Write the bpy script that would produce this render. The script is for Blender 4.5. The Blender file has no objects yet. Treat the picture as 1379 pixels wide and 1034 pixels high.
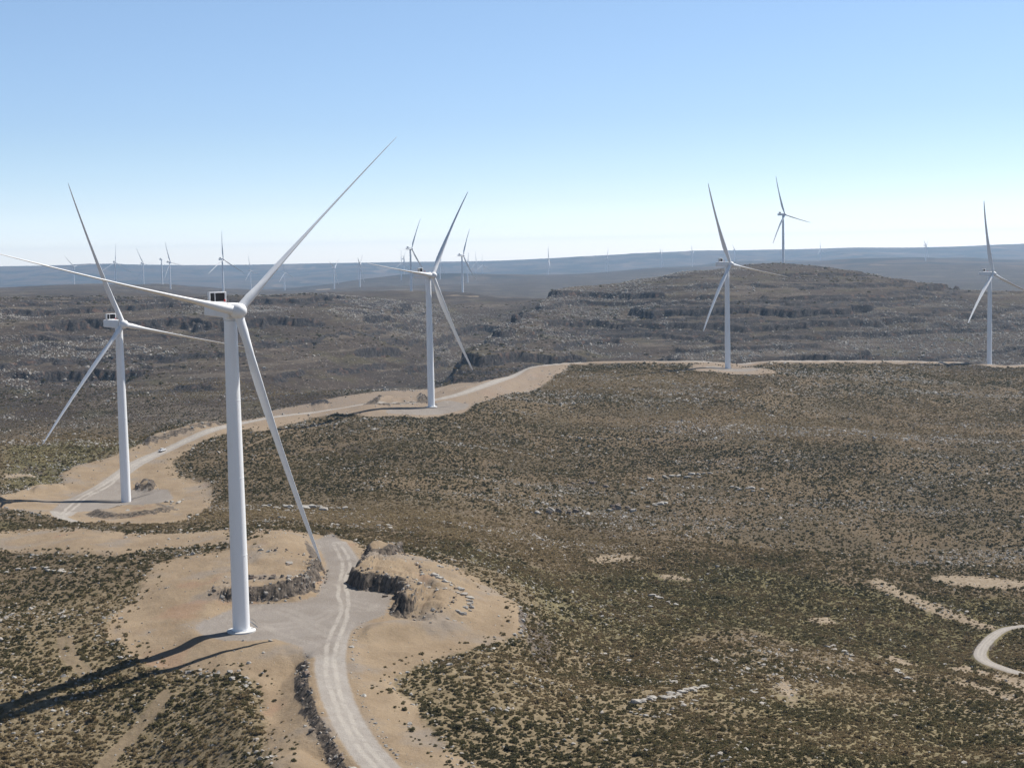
import bpy, bmesh, math, random
import numpy as np
from mathutils import Vector, Matrix

random.seed(7); rng = np.random.default_rng(7)
scene = bpy.context.scene
COL = scene.collection
R = math.radians

# ------------------------------------------------------------------ camera
FOC, CX, CY = 2050.0, 689.5, 517.0           # photograph: 1379 x 1034
CAMZ = 100.0
PITCH, ROLL = R(4.824), R(1.163)
fw = np.array([0, math.cos(PITCH), -math.sin(PITCH)])
_r0 = np.array([1., 0, 0]); _u0 = np.cross(_r0, fw)
RT = math.cos(ROLL)*_r0 - math.sin(ROLL)*_u0
UP = math.sin(ROLL)*_r0 + math.cos(ROLL)*_u0
cam_d = bpy.data.cameras.new('camera'); cam = bpy.data.objects.new('camera', cam_d); COL.objects.link(cam)
m = Matrix(((RT[0], UP[0], -fw[0]), (RT[1], UP[1], -fw[1]), (RT[2], UP[2], -fw[2]))).to_4x4()
m.translation = Vector((0, 0, CAMZ)); cam.matrix_world = m
cam_d.sensor_width = 36; cam_d.lens = FOC/1379*36
cam_d.clip_start = 1; cam_d.clip_end = 80000
scene.camera = cam

def ray(px, py):
    d = fw + RT*(px-CX)/FOC - UP*(py-CY)/FOC
    return d/math.hypot(d[0], d[1])           # unit horizontal length: d*D is the point at horizontal distance D

# ------------------------------------------------------------------ world, sun
SUN_AZ, SUN_EL = R(54), R(53)
w = bpy.data.worlds.new('World'); scene.world = w; w.use_nodes = True
nt = w.node_tree; nt.nodes.clear()
out = nt.nodes.new('ShaderNodeOutputWorld'); bg = nt.nodes.new('ShaderNodeBackground')
sky = nt.nodes.new('ShaderNodeTexSky'); sky.sky_type = 'NISHITA'; sky.sun_disc = False
sky.sun_elevation = SUN_EL; sky.sun_rotation = SUN_AZ
sky.altitude = 1400; sky.air_density = 1.0; sky.dust_density = 0.3; sky.ozone_density = 2.0
tc = nt.nodes.new('ShaderNodeTexCoord'); sx_ = nt.nodes.new('ShaderNodeSeparateXYZ'); nt.links.new(tc.outputs['Generated'], sx_.inputs[0])
rp = nt.nodes.new('ShaderNodeValToRGB'); nt.links.new(sx_.outputs[2], rp.inputs[0])
_st = ((0.0, (.65, .645, .77)), (.009, (.65, .64, .75)), (.0175, (.52, .535, .655)), (.035, (.44, .455, .54)), (.05, (.405, .425, .495)), (.07, (.385, .405, .46)), (.087, (.375, .395, .45)), (.165, (.41, .42, .445)), (.33, (.48, .47, .46)), (.6, (.17, .17, .18)), (1.0, (.11, .11, .12)))
while len(rp.color_ramp.elements) < len(_st): rp.color_ramp.elements.new(.5)
for e_, (p_, c_) in zip(rp.color_ramp.elements, _st): e_.position = p_; e_.color = c_+(1,)
mxs = nt.nodes.new('ShaderNodeMix'); mxs.data_type = 'RGBA'; mxs.blend_type = 'MULTIPLY'; mxs.inputs[0].default_value = 1
nt.links.new(sky.outputs[0], mxs.inputs[6]); nt.links.new(rp.outputs[0], mxs.inputs[7])
vs_ = nt.nodes.new('ShaderNodeVectorMath'); vs_.operation = 'SCALE'; vs_.inputs[3].default_value = 2.0; nt.links.new(mxs.outputs[2], vs_.inputs[0])
nt.links.new(vs_.outputs[0], bg.inputs[0]); bg.inputs[1].default_value = SKY_STRENGTH = 0.11
nt.links.new(bg.outputs[0], out.inputs[0])
sl = bpy.data.lights.new('sun', 'SUN'); sl.energy = 5.0; sl.angle = R(0.5); sl.color = (1.0, 0.955, 0.89)
so = bpy.data.objects.new('sun', sl); COL.objects.link(so)
sd = Vector((math.sin(SUN_AZ)*math.cos(SUN_EL), math.cos(SUN_AZ)*math.cos(SUN_EL), math.sin(SUN_EL)))
so.rotation_euler = sd.to_track_quat('Z', 'Y').to_euler(); so.location = (0, 0, 400)
scene.view_settings.view_transform = 'Standard'; scene.view_settings.look = 'None'
scene.view_settings.exposure = 0.45; scene.view_settings.gamma = 1.0
scene.render.engine = 'CYCLES'
scene.cycles.max_bounces = 5; scene.cycles.diffuse_bounces = 2; scene.cycles.glossy_bounces = 2
scene.cycles.volume_bounces = 0; scene.cycles.transparent_max_bounces = 6

# ------------------------------------------------------------------ noise in numpy
def _hash(ix, iy, s):
    n = (ix.astype(np.int64)*374761393 + iy.astype(np.int64)*668265263 + s*1442695041) & 0xffffffff
    n = ((n ^ (n >> 13))*1274126177) & 0xffffffff
    n = (n ^ (n >> 16)) & 0xffffffff
    return n.astype(np.float64)/4294967295.0
def vnoise(x, y, s=0):
    ix = np.floor(x); iy = np.floor(y); fx = x-ix; fy = y-iy
    fx = fx*fx*fx*(fx*(fx*6-15)+10); fy = fy*fy*fy*(fy*(fy*6-15)+10)
    a = _hash(ix, iy, s); b = _hash(ix+1, iy, s); c = _hash(ix, iy+1, s); d = _hash(ix+1, iy+1, s)
    return (a*(1-fx)+b*fx)*(1-fy)+(c*(1-fx)+d*fx)*fy*1.0
def fbm(x, y, sc, o=4, s=0, g=0.5):
    v = 0; a = 1; t = 0
    cx, sx = math.cos(0.6), math.sin(0.6)
    for k in range(o):
        xx = (x*cx-y*sx)/sc; yy = (x*sx+y*cx)/sc
        v = v+a*(vnoise(xx+17*k, yy-9*k, s+k)*2-1); t += a; a *= g; sc = sc*0.5; cx, sx = math.cos(0.6+k), math.sin(0.6+k)
    return v/t
def sstep(a, b, x):
    t = np.clip((x-a)/(b-a), 0, 1); return t*t*(3-2*t)

# ------------------------------------------------------------------ terrain: surveyed points
# seen points: bearing/height of sight line and horizontal distance in metres
V = [  # near bench
(0,1034,352),(200,1034,341),(430,1034,300),(500,1034,298),(700,1034,300),(1000,1034,290),(1379,1034,300),
(0,985,369),(0,940,382),(80,925,383),(0,900,400),(0,850,432),(170,850,413),(100,900,392),(200,900,384),(300,880,381),(200,960,360),(100,980,364),(330,960,338),(300,1034,322),
(430,900,360),(500,900,364),(600,900,366),(600,1000,313),(690,850,400),(700,830,405),(640,770,468),(550,960,333),(400,990,311),(380,920,352),
(600,735,520),(520,735,520),(435,725,520),(370,765,458),(370,722,500),(280,760,478),(250,745,505),(430,700,600),(430,650,720),(430,600,860),(430,570,930),
(220,780,462),(190,830,430),
(600,700,620),(600,640,740),(600,590,860),(600,562,935),
(750,750,580),(750,700,670),(750,640,790),(750,580,930),(750,530,1080),
(750,830,460),(750,900,390),(750,960,345),
(900,780,570),(900,730,640),(900,660,770),(900,590,920),(900,530,1090),(900,850,470),(900,920,385),(900,980,335),
(1100,860,490),(1100,800,560),(1100,740,640),(1100,660,790),(1100,580,980),(1100,520,1190),(1100,487.5,1320),(1100,930,400),(1100,1000,325),
(1300,900,470),(1300,850,530),(1300,780,610),(1300,700,740),(1300,620,920),(1300,550,1150),(1300,505,1370),(1300,960,400),(1300,1020,335),
(1500,900,480),(1500,780,620),(1500,620,930),(1500,520,1370),(1500,1020,340),(1379,488,1480),(1330,487,1475),
(100,730,560),(100,700,640),(100,690,687),(40,672,715),(200,672,720),(270,650,758),(60,655,765),(220,605,850),(330,570,930),(450,550,970),(520,545,975),
(620,540,1000),(690,511,1130),(740,492.5,1250),(850,488.5,1262),(930,487.5,1262),(1030,487.5,1275),(1180,487,1385),(1250,487,1440),
(0,640,790),(0,700,655),(0,750,570),(0,800,505),(170,600,860),(250,560,960),(100,575,930),(0,585,900),(-150,590,900),(-150,700,650),(-150,850,455),(-150,1000,365),
(345,552,975),(500,528,1030),(600,515,1080),(647,510,1130),(704,493,1250),
# left hill face and top
(0,570,1420),(0,520,1560),(0,490,1640),(0,440,1850),(0,415,2050),(0,398,3300),(0,391.5,4660),
(-150,570,1420),(-150,490,1640),(-150,430,1850),(-150,400,3300),
(150,570,1420),(150,540,1500),(150,495,1640),(150,440,1850),(150,410,2150),(150,395,3500),(150,383.5,5500),
(300,540,1480),(300,495,1620),(300,440,1850),(300,415,2050),(300,401,2900),
(450,540,1450),(450,490,1600),(450,440,1850),(450,415,2050),(450,401,2700),
(560,500,1560),(560,450,1800),(560,420,2100),(560,400,2900),
(640,470,1600),(690,430,1800),(740,402,2060),(765,387,2260),(600,480,1750),(630,455,2000),(655,433,2250),(680,415,2600),(715,398,3000),
(700,495,1560),(700,450,1720),
# right hill
(760,485,1600),(760,440,1850),(770,410,2080),(800,383,2320),(800,430,1950),(800,480,1650),
(850,372,2320),(850,410,2000),(850,440,1850),(850,480,1650),(925,362,2400),(1000,357.5,2480),(1000,390,2100),(1000,430,1850),(1000,470,1650),
(1100,358.5,2480),(1100,390,2100),(1100,430,1850),(1100,475,1650),(1150,364,2380),(1200,371,2300),(1200,400,2050),(1200,440,1850),(1200,480,1700),
(1300,389,2200),(1300,420,2000),(1300,450,1850),(1300,485,1700),(1379,396,2200),(1379,430,2000),(1379,480,1750),(1550,400,2200),(1550,430,2000),(1550,480,1750),
# far country
(560,367,7900),(620,367,8000),(700,370,8300),(500,373,7800),(450,381,7600),(660,386,6000),(720,385,6000),(800,366,9300),(870,358,9800),
(930,356.5,9700),(1379,375,5500),(1379,385,4600),(1300,345,10500),(1300,355,8600),(1200,354,8600),(1100,352,10500),
]
H = [  # hidden ground: bearing (photo column), distance, height relative to the camera
(0,1150,-185),(-150,1150,-190),(150,1200,-185),(300,1250,-180),(450,1200,-175),(600,1280,-165),(660,1380,-155),(740,1480,-138),(850,1450,-125),(1000,1450,-122),
(1100,1480,-125),(1200,1560,-135),(1379,1620,-145),(1550,1620,-145),
(0,1010,-135),(150,1050,-135),(300,1100,-140),(450,1110,-138),
(740,3200,-125),(850,3200,-130),(1000,3200,-130),(1100,3200,-130),(1200,3200,-135),(1379,3200,-140),(1550,3200,-140),
(150,7500,-150),(0,7500,-160),(300,5000,-115),(850,6500,-120),(1000,6500,-125),
(0,250,-124),(200,250,-121),(450,250,-100),(700,250,-101),(1000,250,-99),(1379,250,-102),
(0,10500,-215),(200,10500,-215),(400,10500,-205),(450,11500,-215),(600,11500,-205),(700,11500,-195),(850,11800,-160),(950,12500,-130),(1379,12500,-110),
]
RIM = [(-150,358),(0,358.5),(70,357.5),(150,355.3),(330,356.3),(430,354.2),(560,352.3),(690,350.2),(778,345.5),(866,340.5),(941,337.5),(1035,336),(1150,333),(1250,333),(1330,330),(1379,328),(1550,326)]

SMALL = [  # distant turbines: x, y, base height relative to camera, yaw, rotor phase, label
(-1719,6021,-94.4,60,48,'tiny far turbine on the skyline, first from the left edge of the picture'),
(-1400,5422,-102.9,45,116,'small turbine seen edge-on behind the long left-pointing blade, one blade straight up'),
(-1377,5737,-93.6,60,30,'small distant turbine just left of the bladeless tower, one blade pointing right'),
(-1195,5247,-69.9,45,None,'short white tower with a nacelle but no rotor blades, on the left hilltop'),
(-1078,4844,-85.1,65,18,'distant turbine right beside the bladeless tower, upper blade leaning left'),
(-684,3639,-79.8,55,0,'distant turbine with one blade straight up, rising above the nearest turbine nacelle'),
(-1154,6791,-126.4,60,10,'small far turbine just right of the nearest hub, in front of the blue plateau'),
(-1023,6925,-146.8,60,8,'small far turbine showing under the upper right blade of the nearest turbine'),
(-711,6176,-127.3,75,66,'small far turbine with a leaning rotor, beside the pale patch on the hill'),
(-567,5770,-110.2,85,66,'far turbine seen edge-on, alone left of the turbine pair on the ridge'),
(-198,3058,-65.1,55,92,'distant turbine just left of the roadside turbine, taller of two on the flat hilltop'),
(-538,7567,-120.7,45,118,'tiny far turbine directly left of the taller hilltop turbine, one blade up'),
(-587,8480,-84.3,85,72,'faint far turbine between the taller hilltop turbine and its tiny left neighbour'),
(-346,7578,-124.7,75,86,'tiny far turbine showing right behind the hub of the roadside turbine'),
(-107,3442,-75.4,60,92,'distant turbine standing just right of the roadside turbine, on the flat hilltop'),
(-198,7172,-121.6,85,86,'tiny far turbine half hidden by the right hilltop turbine tower'),
(-208,9512,-105.0,45,6,'faint far turbine above the dark ridge, just right of the right hilltop turbine'),
(-160,8829,-147.0,45,118,'far turbine with one blade straight up, last to the right of the hilltop group'),
(209,8237,-114.9,85,6,'far turbine alone on the pale ridge in the middle of the skyline'),
(582,9141,-97.9,75,88,'faint far turbine on the bluish ridge, midway between the skyline middle and the knoll'),
(914,9213,-85.4,75,62,'faint far turbine on the low dark knoll left of the ridge road turbine'),
(1130,9446,-80.2,75,46,'faint far turbine just left of the rising blade of the ridge road turbine'),
(1641,11135,-72.3,60,52,'very faint far turbine directly right of the hub of the ridge road turbine'),
(2402,11800,-85.0,45,2,'faint far turbine just right of the turbine on the dark hill crest'),
(2287,8391,-77.3,60,64,'faint far turbine on the blue slope left of the turbine at the right edge'),
]

def thof(px, py=345.0):
    d = ray(px, py); return math.atan2(d[0], d[1])
pts = []
# brow of the bench, which carries the service road: photo column, sight line, distance
BROW = [(345,567,935),(370,562,946),(395,557.5,956),(430,553,966),(471,549.5,974),(521,545,978)]
RIDGE = [(765,490.5,1255),(805,489,1258),(841,488,1260),(880,487.8,1260),(925,487.5,1262),(955,487.7,1262),(1030,487.5,1280),(1060,487.5,1300),(1090,487.3,1322),(1120,487.2,1342),(1150,487,1364),(1180,487,1385),(1210,486.8,1408),(1240,486.5,1432),(1290,486,1462),(1379,487,1492),(1430,487,1505)]
for px, py, D_ in BROW: V.append((px, py, D_)); V.append((px, py-1.0, D_+26))
for px, py, D_ in RIDGE: V.append((px, py+3.0, D_-22)); V.append((px, py, D_+8)); V.append((px, py-.6, D_+34))
for px, py, D in V:
    d = ray(px, py); pts.append((math.atan2(d[0], d[1]), math.log(D), d[2]*D))
for px, D, z in H: pts.append((thof(px), math.log(D), z))
for x, y, z, *_ in SMALL: pts.append((math.atan2(x, y), math.log(math.hypot(x, y)), z))
for x, y, z in ((-72.8,393.6,-97),(-183,711,-112.4),(-51.6,972.6,-95.7),(174,1222,-94.7),(456,1401,-112),(460,2594,-24.5)):
    pts.append((math.atan2(x, y), math.log(math.hypot(x, y)), z))
for px, py in RIM:
    th = thof(px, py); z = ray(px, py)[2]*16500
    for D, zz in ((14200, z*0.45-125), (15300, z-75), (16500, z), (18500, z-12)):
        pts.append((th, math.log(D), zz))
pts = np.array(pts)
AS, BS = 18.0, 5.0            # metric of the interpolation
P = np.stack([pts[:, 0]*AS, pts[:, 1]*BS], 1)
K = np.hypot(P[:, None, 0]-P[None, :, 0], P[:, None, 1]-P[None, :, 1]) + np.eye(len(P))*-0.012
A = np.zeros((len(P)+1, len(P)+1)); A[:-1, :-1] = K; A[-1, :-1] = 1; A[:-1, -1] = 1
sol = np.linalg.solve(A, np.append(pts[:, 2], 0))
THM = R(25.0)
tg = np.linspace(-THM, THM, 420); lg = np.linspace(math.log(235), math.log(18500), 900)
G = np.zeros((len(tg), len(lg)))
for j, l in enumerate(lg):
    dd = np.hypot(tg[:, None]*AS-P[None, :, 0], l*BS-P[None, :, 1]); G[:, j] = dd@sol[:-1]+sol[-1]
def blur(a, n, ax):
    k = np.exp(-0.5*(np.arange(-3*n, 3*n+1)/n)**2); k /= k.sum()
    ap = np.pad(a, [(3*n, 3*n) if i == ax else (0, 0) for i in range(2)], mode='edge')
    return np.apply_along_axis(lambda v: np.convolve(v, k, 'valid'), ax, ap)
G = blur(blur(G, 3, 0), 4, 1)
def base_h(x, y):
    """smooth ground height relative to the camera"""
    th = np.arctan2(x, y); l = np.log(np.maximum(np.hypot(x, y), 236))
    a = (np.clip(th, -THM, THM)+THM)/(2*THM)*(len(tg)-1); b = np.clip((l-lg[0])/(lg[-1]-lg[0])*(len(lg)-1), 0, len(lg)-1)
    i = np.clip(np.floor(a).astype(int), 0, len(tg)-2); j = np.clip(np.floor(b).astype(int), 0, len(lg)-2)
    u = a-i; v = b-j
    return (G[i, j]*(1-u)+G[i+1, j]*u)*(1-v)+(G[i, j+1]*(1-u)+G[i+1, j+1]*u)*v
LD = np.exp(np.linspace(math.log(240), math.log(17000), 6000))
def ground_at(px, py, lift=0.0):
    """where the sight line through a photo point meets the smooth ground"""
    d = ray(px, py); h = base_h(d[0]*LD, d[1]*LD)+lift
    k = np.argmax(d[2]*LD < h)
    if k == 0: k = 1
    a0 = d[2]*LD[k-1]-h[k-1]; a1 = d[2]*LD[k]-h[k]; t = a0/(a0-a1) if a0 != a1 else 0
    t = min(max(t, 0), 1); D = LD[k-1]*(1-t)+LD[k]*t
    return (d[0]*D, d[1]*D)
def crest_xy(px, table, off=0.0):
    D_ = np.interp(px, [a[0] for a in table], [a[2] for a in table])+off; d = ray(px, 500); return (d[0]*D_, d[1]*D_)
def wpoly(pl, lift=0.0): return np.array([ground_at(a, b, lift) for a, b in pl])

def seg_dist(x, y, poly, closed):
    n = len(poly); best = np.full(x.shape, 1e18); 
    for i in range(n if closed else n-1):
        ax, ay = poly[i]; bx, by = poly[(i+1) % n]
        dx, dy = bx-ax, by-ay; L = dx*dx+dy*dy+1e-9
        t = np.clip(((x-ax)*dx+(y-ay)*dy)/L, 0, 1)
        best = np.minimum(best, (x-ax-t*dx)**2+(y-ay-t*dy)**2)
    return np.sqrt(best)
def inside(x, y, poly):
    c = np.zeros(x.shape, bool); n = len(poly)
    for i in range(n):
        x1, y1 = poly[i]; x2, y2 = poly[(i+1) % n]
        if y1 == y2: continue
        c ^= ((y1 > y) != (y2 > y)) & (x < (x2-x1)*(y-y1)/(y2-y1)+x1)
    return c
def sdf(x, y, poly, far=30.0):
    """signed distance, positive inside, clipped at -far"""
    o = np.full(x.shape, -far)
    lo = poly.min(0)-far; hi = poly.max(0)+far
    k = np.nonzero((x > lo[0]) & (x < hi[0]) & (y > lo[1]) & (y < hi[1]))
    if len(k[0]):
        d = seg_dist(x[k], y[k], poly, True); o[k] = np.where(inside(x[k], y[k], poly), d, -np.minimum(d, far))
    return o
def pdist(x, y, line, far=30.0):
    o = np.full(x.shape, far)
    lo = line.min(0)-far; hi = line.max(0)+far
    k = np.nonzero((x > lo[0]) & (x < hi[0]) & (y > lo[1]) & (y < hi[1]))
    if len(k[0]): o[k] = np.minimum(seg_dist(x[k], y[k], line, False), far)
    return o
def smooth_line(pl, n=4):
    pl = np.array(pl, float)
    for _ in range(n):
        q = [pl[0]]
        for a, b in zip(pl[:-1], pl[1:]): q += [a*0.75+b*0.25, a*0.25+b*0.75]
        q.append(pl[-1]); pl = np.array(q)
        if len(pl) > 90: break
    return pl

# ------------------------------------------------------------------ plan of the cleared ground (traced, then laid out on the ground)
EARTH = [wpoly(p) for p in (
 [(207,758),(194,781),(181,807),(152,829),(139,852),(142,862),(171,870),(168,882),(194,899),(226,902),(291,904),(339,907),(349,926),(355,952),(359,984),(365,1023),(366,1070),
  (655,1070),(641,1034),(608,1013),(589,991),(573,968),(560,949),(534,926),(531,913),(547,902),(576,892),(625,878),(673,865),(702,852),(709,829),(699,813),(673,797),(641,777),(608,761),(576,752),
  (557,748),(531,742),(505,739),(473,729),(431,719),(415,718),(350,712),(323,735),(291,742),(252,748)],
 [(-60,716),(0,716),(60,713),(140,714),(200,719),(320,712),(330,722),(300,733),(220,738),(150,745),(90,744),(0,742),(-60,742)],
 [(-40,672),(0,668),(33,656),(50,650),(85,649),(78,636),(101,626),(141,616),(176,603),(201,591),(251,578),(302,573),(345,560),(345,575),(304,584),(267,597),(232,622),(241,641),(284,651),(289,671),(277,689),
  (251,704),(176,708),(108,706),(75,697),(30,687),(0,684),(-40,684)],
 [(340,565),(360,555),(395,549),(420,544),(486,533),(506,530),(571,522),(606,516),(647,512),(690,506),(704,494),(750,490.5),(765,493),(765,495.5),(748,505),(740,513),(720,525),(690,530),(660,538),(639,545),(627,556),
  (571,562),(496,560),(458,557),(420,563),(370,576),(340,582)],
)]
def blob(cx, cy, rx, ry): return np.array([(cx+math.cos(a)*rx*(1+.12*math.sin(3*a+cx)), cy+math.sin(a)*ry*(1+.1*math.cos(2*a))) for a in np.linspace(0, 6.283, 25)[:-1]])
EARTH += [blob(172, 1206, 34, 30), blob(452, 1400, 30, 26)]
SANDY = [wpoly(p) for p in (
 [(425,389),(445,389),(445,391.5),(425,391.5)], [(600,399),(645,399),(645,400),(600,400)],
 [(1167,781),(1180,776),(1203,785),(1222,797),(1247,806),(1292,824),(1345,843),(1340,848),(1318,846),(1290,835),(1262,828),(1231,817),(1203,802),(1184,793)],
 [(1250,778),(1270,774),(1330,776),(1379,782),(1420,786),(1420,796),(1379,794),(1330,793),(1290,789),(1262,784)],
 [(1271,898),(1300,893),(1330,902),(1379,915),(1430,920),(1430,935),(1379,936),(1345,920),(1310,908),(1280,904)],
 [(1277,921),(1300,916),(1330,925),(1379,942),(1430,955),(1430,968),(1379,951),(1340,942),(1310,930)],
 [(1178,880),(1200,880),(1225,888),(1239,899),(1220,897),(1195,889)],
 [(787,757),(810,747),(845,746),(868,753),(850,757),(820,760)],
 [(880,772),(905,772),(934,779),(920,783),(895,779)],
 [(-20,664),(60,662),(60,667),(-20,668)] if False else [(0,637),(45,636),(50,641),(5,642)],
 [(820,797),(850,806),(865,816),(845,812)],
 [(1080,830),(1115,828),(1130,838),(1100,840)],
 [(1050,905),(1075,930),(1068,950),(1040,925)],
)]
PAD = [wpoly(p) for p in (
 [(275,829),(278,832),(310,812),(334,803),(400,797),(427,790),(437,765),(440,748),(434,735),(424,722),(447,720),(470,735),(486,752),(480,762),(466,774),(479,787),(518,795),(527,801),(518,827),(486,838),(461,858),(457,871),(458,885),
  (416,885),(405,868),(372,857),(340,862),(300,864),(275,859),(262,848)],
 [(176,659),(226,659),(234,671),(209,679),(170,683),(80,690),(70,687),(85,674),(126,656),(161,641)],
 [(521,552),(571,548),(600,542),(632,543),(628,550),(600,557),(560,559),(520,557)],
)]
PAD += [blob(176, 1212, 22, 14), blob(456, 1404, 18, 12)]
ROADS = [  # centre line, half width, tracks?
 (smooth_line(wpoly([(452,728),(463,742),(468,755),(460,771),(461,790),(465,810),(461,829),(452,849),(446,874),(444,900),(450,926),(461,958),(479,991),(499,1018),(530,1050)])), 3.6),
 (smooth_line(np.vstack([wpoly([(83,694),(106,672),(141,655),(171,632),(191,620),(219,607.5),(251,594),(302,577)]), [crest_xy(q, BROW, -6) for q in (345, 395, 430, 471, 515)], wpoly([(571,543.5),(596,540),(634,530),(659,520),(690,511.5),(705,502),(728,497)]), [crest_xy(q, RIDGE, -14) for q in (775, 805, 841, 880, 925, 977, 1030, 1060, 1090, 1120, 1150, 1180, 1210, 1240, 1290, 1330, 1379, 1430)]])), 4.0),
 (smooth_line(wpoly([(75,689),(83,697),(104,704),(125,706)])), 2.5),
 (smooth_line(wpoly([(1420,838),(1379,842),(1352,846),(1332,859),(1317,879),(1325,890),(1346,898),(1379,908),(1420,915)])), 1.9),
]
TRAILS = [smooth_line(wpoly(p)) for p in (
 [(462,806),(440,826),(400,838),(350,842),(310,838)], [(460,800),(436,819),(398,830),(350,834),(312,829)], [(452,850),(430,838),(405,815),(380,806)], [(448,856),(424,844),(398,822),(372,812)],
 [(340,830),(380,850),(430,866)], [(462,796),(485,806),(510,812)], [(462,803),(484,813),(508,820)],
 [(94,858),(97,880),(104,893),(123,908)], [(82,860),(84,882),(96,898),(112,912)],
 [(129,1034),(161,1000),(182,976),(202,955),(223,929)], [(140,1034),(168,1003),(190,980),(208,960),(228,935)],
 [(235,621),(300,621),(345,622),(385,621)], [(330,602),(360,590),(385,577)], [(1268,503),(1320,518),(1379,530)], [(610,645),(700,652),(800,645),(880,640),(962,634)],
)]
# rock blocks left standing beside the level pad: footline, height, batter width
BLOCKS = [   # outline, height, batter, rockiness, steep side line (None: same all round), run of the gentle side
 (wpoly([(262,812),(300,806),(334,800),(372,796),(398,792),(424,783),(433,768),(434,756),(430,742),(400,722),(340,722),(285,742),(240,775)]), 4.6, 2.2, 0.85, wpoly([(326,801),(372,796),(398,792),(424,783),(433,768),(434,756)]), 16.0),
 (wpoly([(466,776),(484,786),(510,791),(533,797),(543,806),(530,826),(560,846),(600,850),(650,842),(670,820),(650,785),(600,755),(560,742),(510,746),(486,757)]), 4.4, 2.2, 0.85, wpoly([(486,757),(468,775),(484,786),(510,791),(533,797),(545,806),(528,824)]), 22.0),
 (wpoly([(460,868),(466,856),(484,842),(520,836),(560,838),(610,838),(650,830),(655,842),(620,855),(560,862),(500,869)]), 2.4, 8.0, 0.0, None, 0),
 (wpoly([(484,745),(492,739),(530,739),(545,746),(520,752),(490,752)]), 3.0, 2.5, 0.7, None, 0),
 (wpoly([(490,549),(500,541),(560,536),(578,541),(582,546),(560,546),(520,548)]), 3.6, 6.0, 0.5, None, 0),
 (wpoly([(417,547),(425,541),(445,543),(447,546)]), 2.6, 5.0, 0.6, None, 0),
 (wpoly([(208,662),(180,659),(186,648),(205,647),(210,655)]), 2.2, 3.0, 0.5, None, 0),
 (wpoly([(112,692),(160,684),(225,680),(240,688),(200,695),(140,698)]), 2.0, 5.0, 0.1, None, 0),
 (wpoly([(36,657),(92,653),(96,660),(40,664)]), 3.0, 6.0, 0.0, None, 0),
 (wpoly([(196,600),(240,588),(300,575),(300,570),(240,580),(190,594)]), 3.0, 5.0, 0.2, None, 0),
]
DITCH = wpoly([(402,884),(413,886),(417,920),(429,958),(451,997),(488,1060),(462,1060),(434,1000),(413,960),(403,920)])
LOWER = wpoly([(446,872),(444,900),(450,926),(461,958),(479,991),(530,1060),(290,1060),(300,1000),(300,940),(320,900),(380,872)])
GREEN = [wpoly(p) for p in (
 [(555,742),(620,750),(700,790),(740,840),(800,880),(900,870),(1000,850),(1120,880),(1230,910),(1330,905),(1379,880),(1379,800),(1250,800),(1150,790),(1000,760),(850,765),(750,770),(650,740),(600,728)],
 [(860,900),(950,890),(1050,920),(1150,950),(1250,940),(1379,980),(1379,1034),(1100,1034),(1000,960)],
 [(0,600),(100,590),(250,575),(150,610),(80,650),(0,655)],
 [(0,700),(110,712),(180,712),(60,712),(0,715),(-30,705)],
)]
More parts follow.
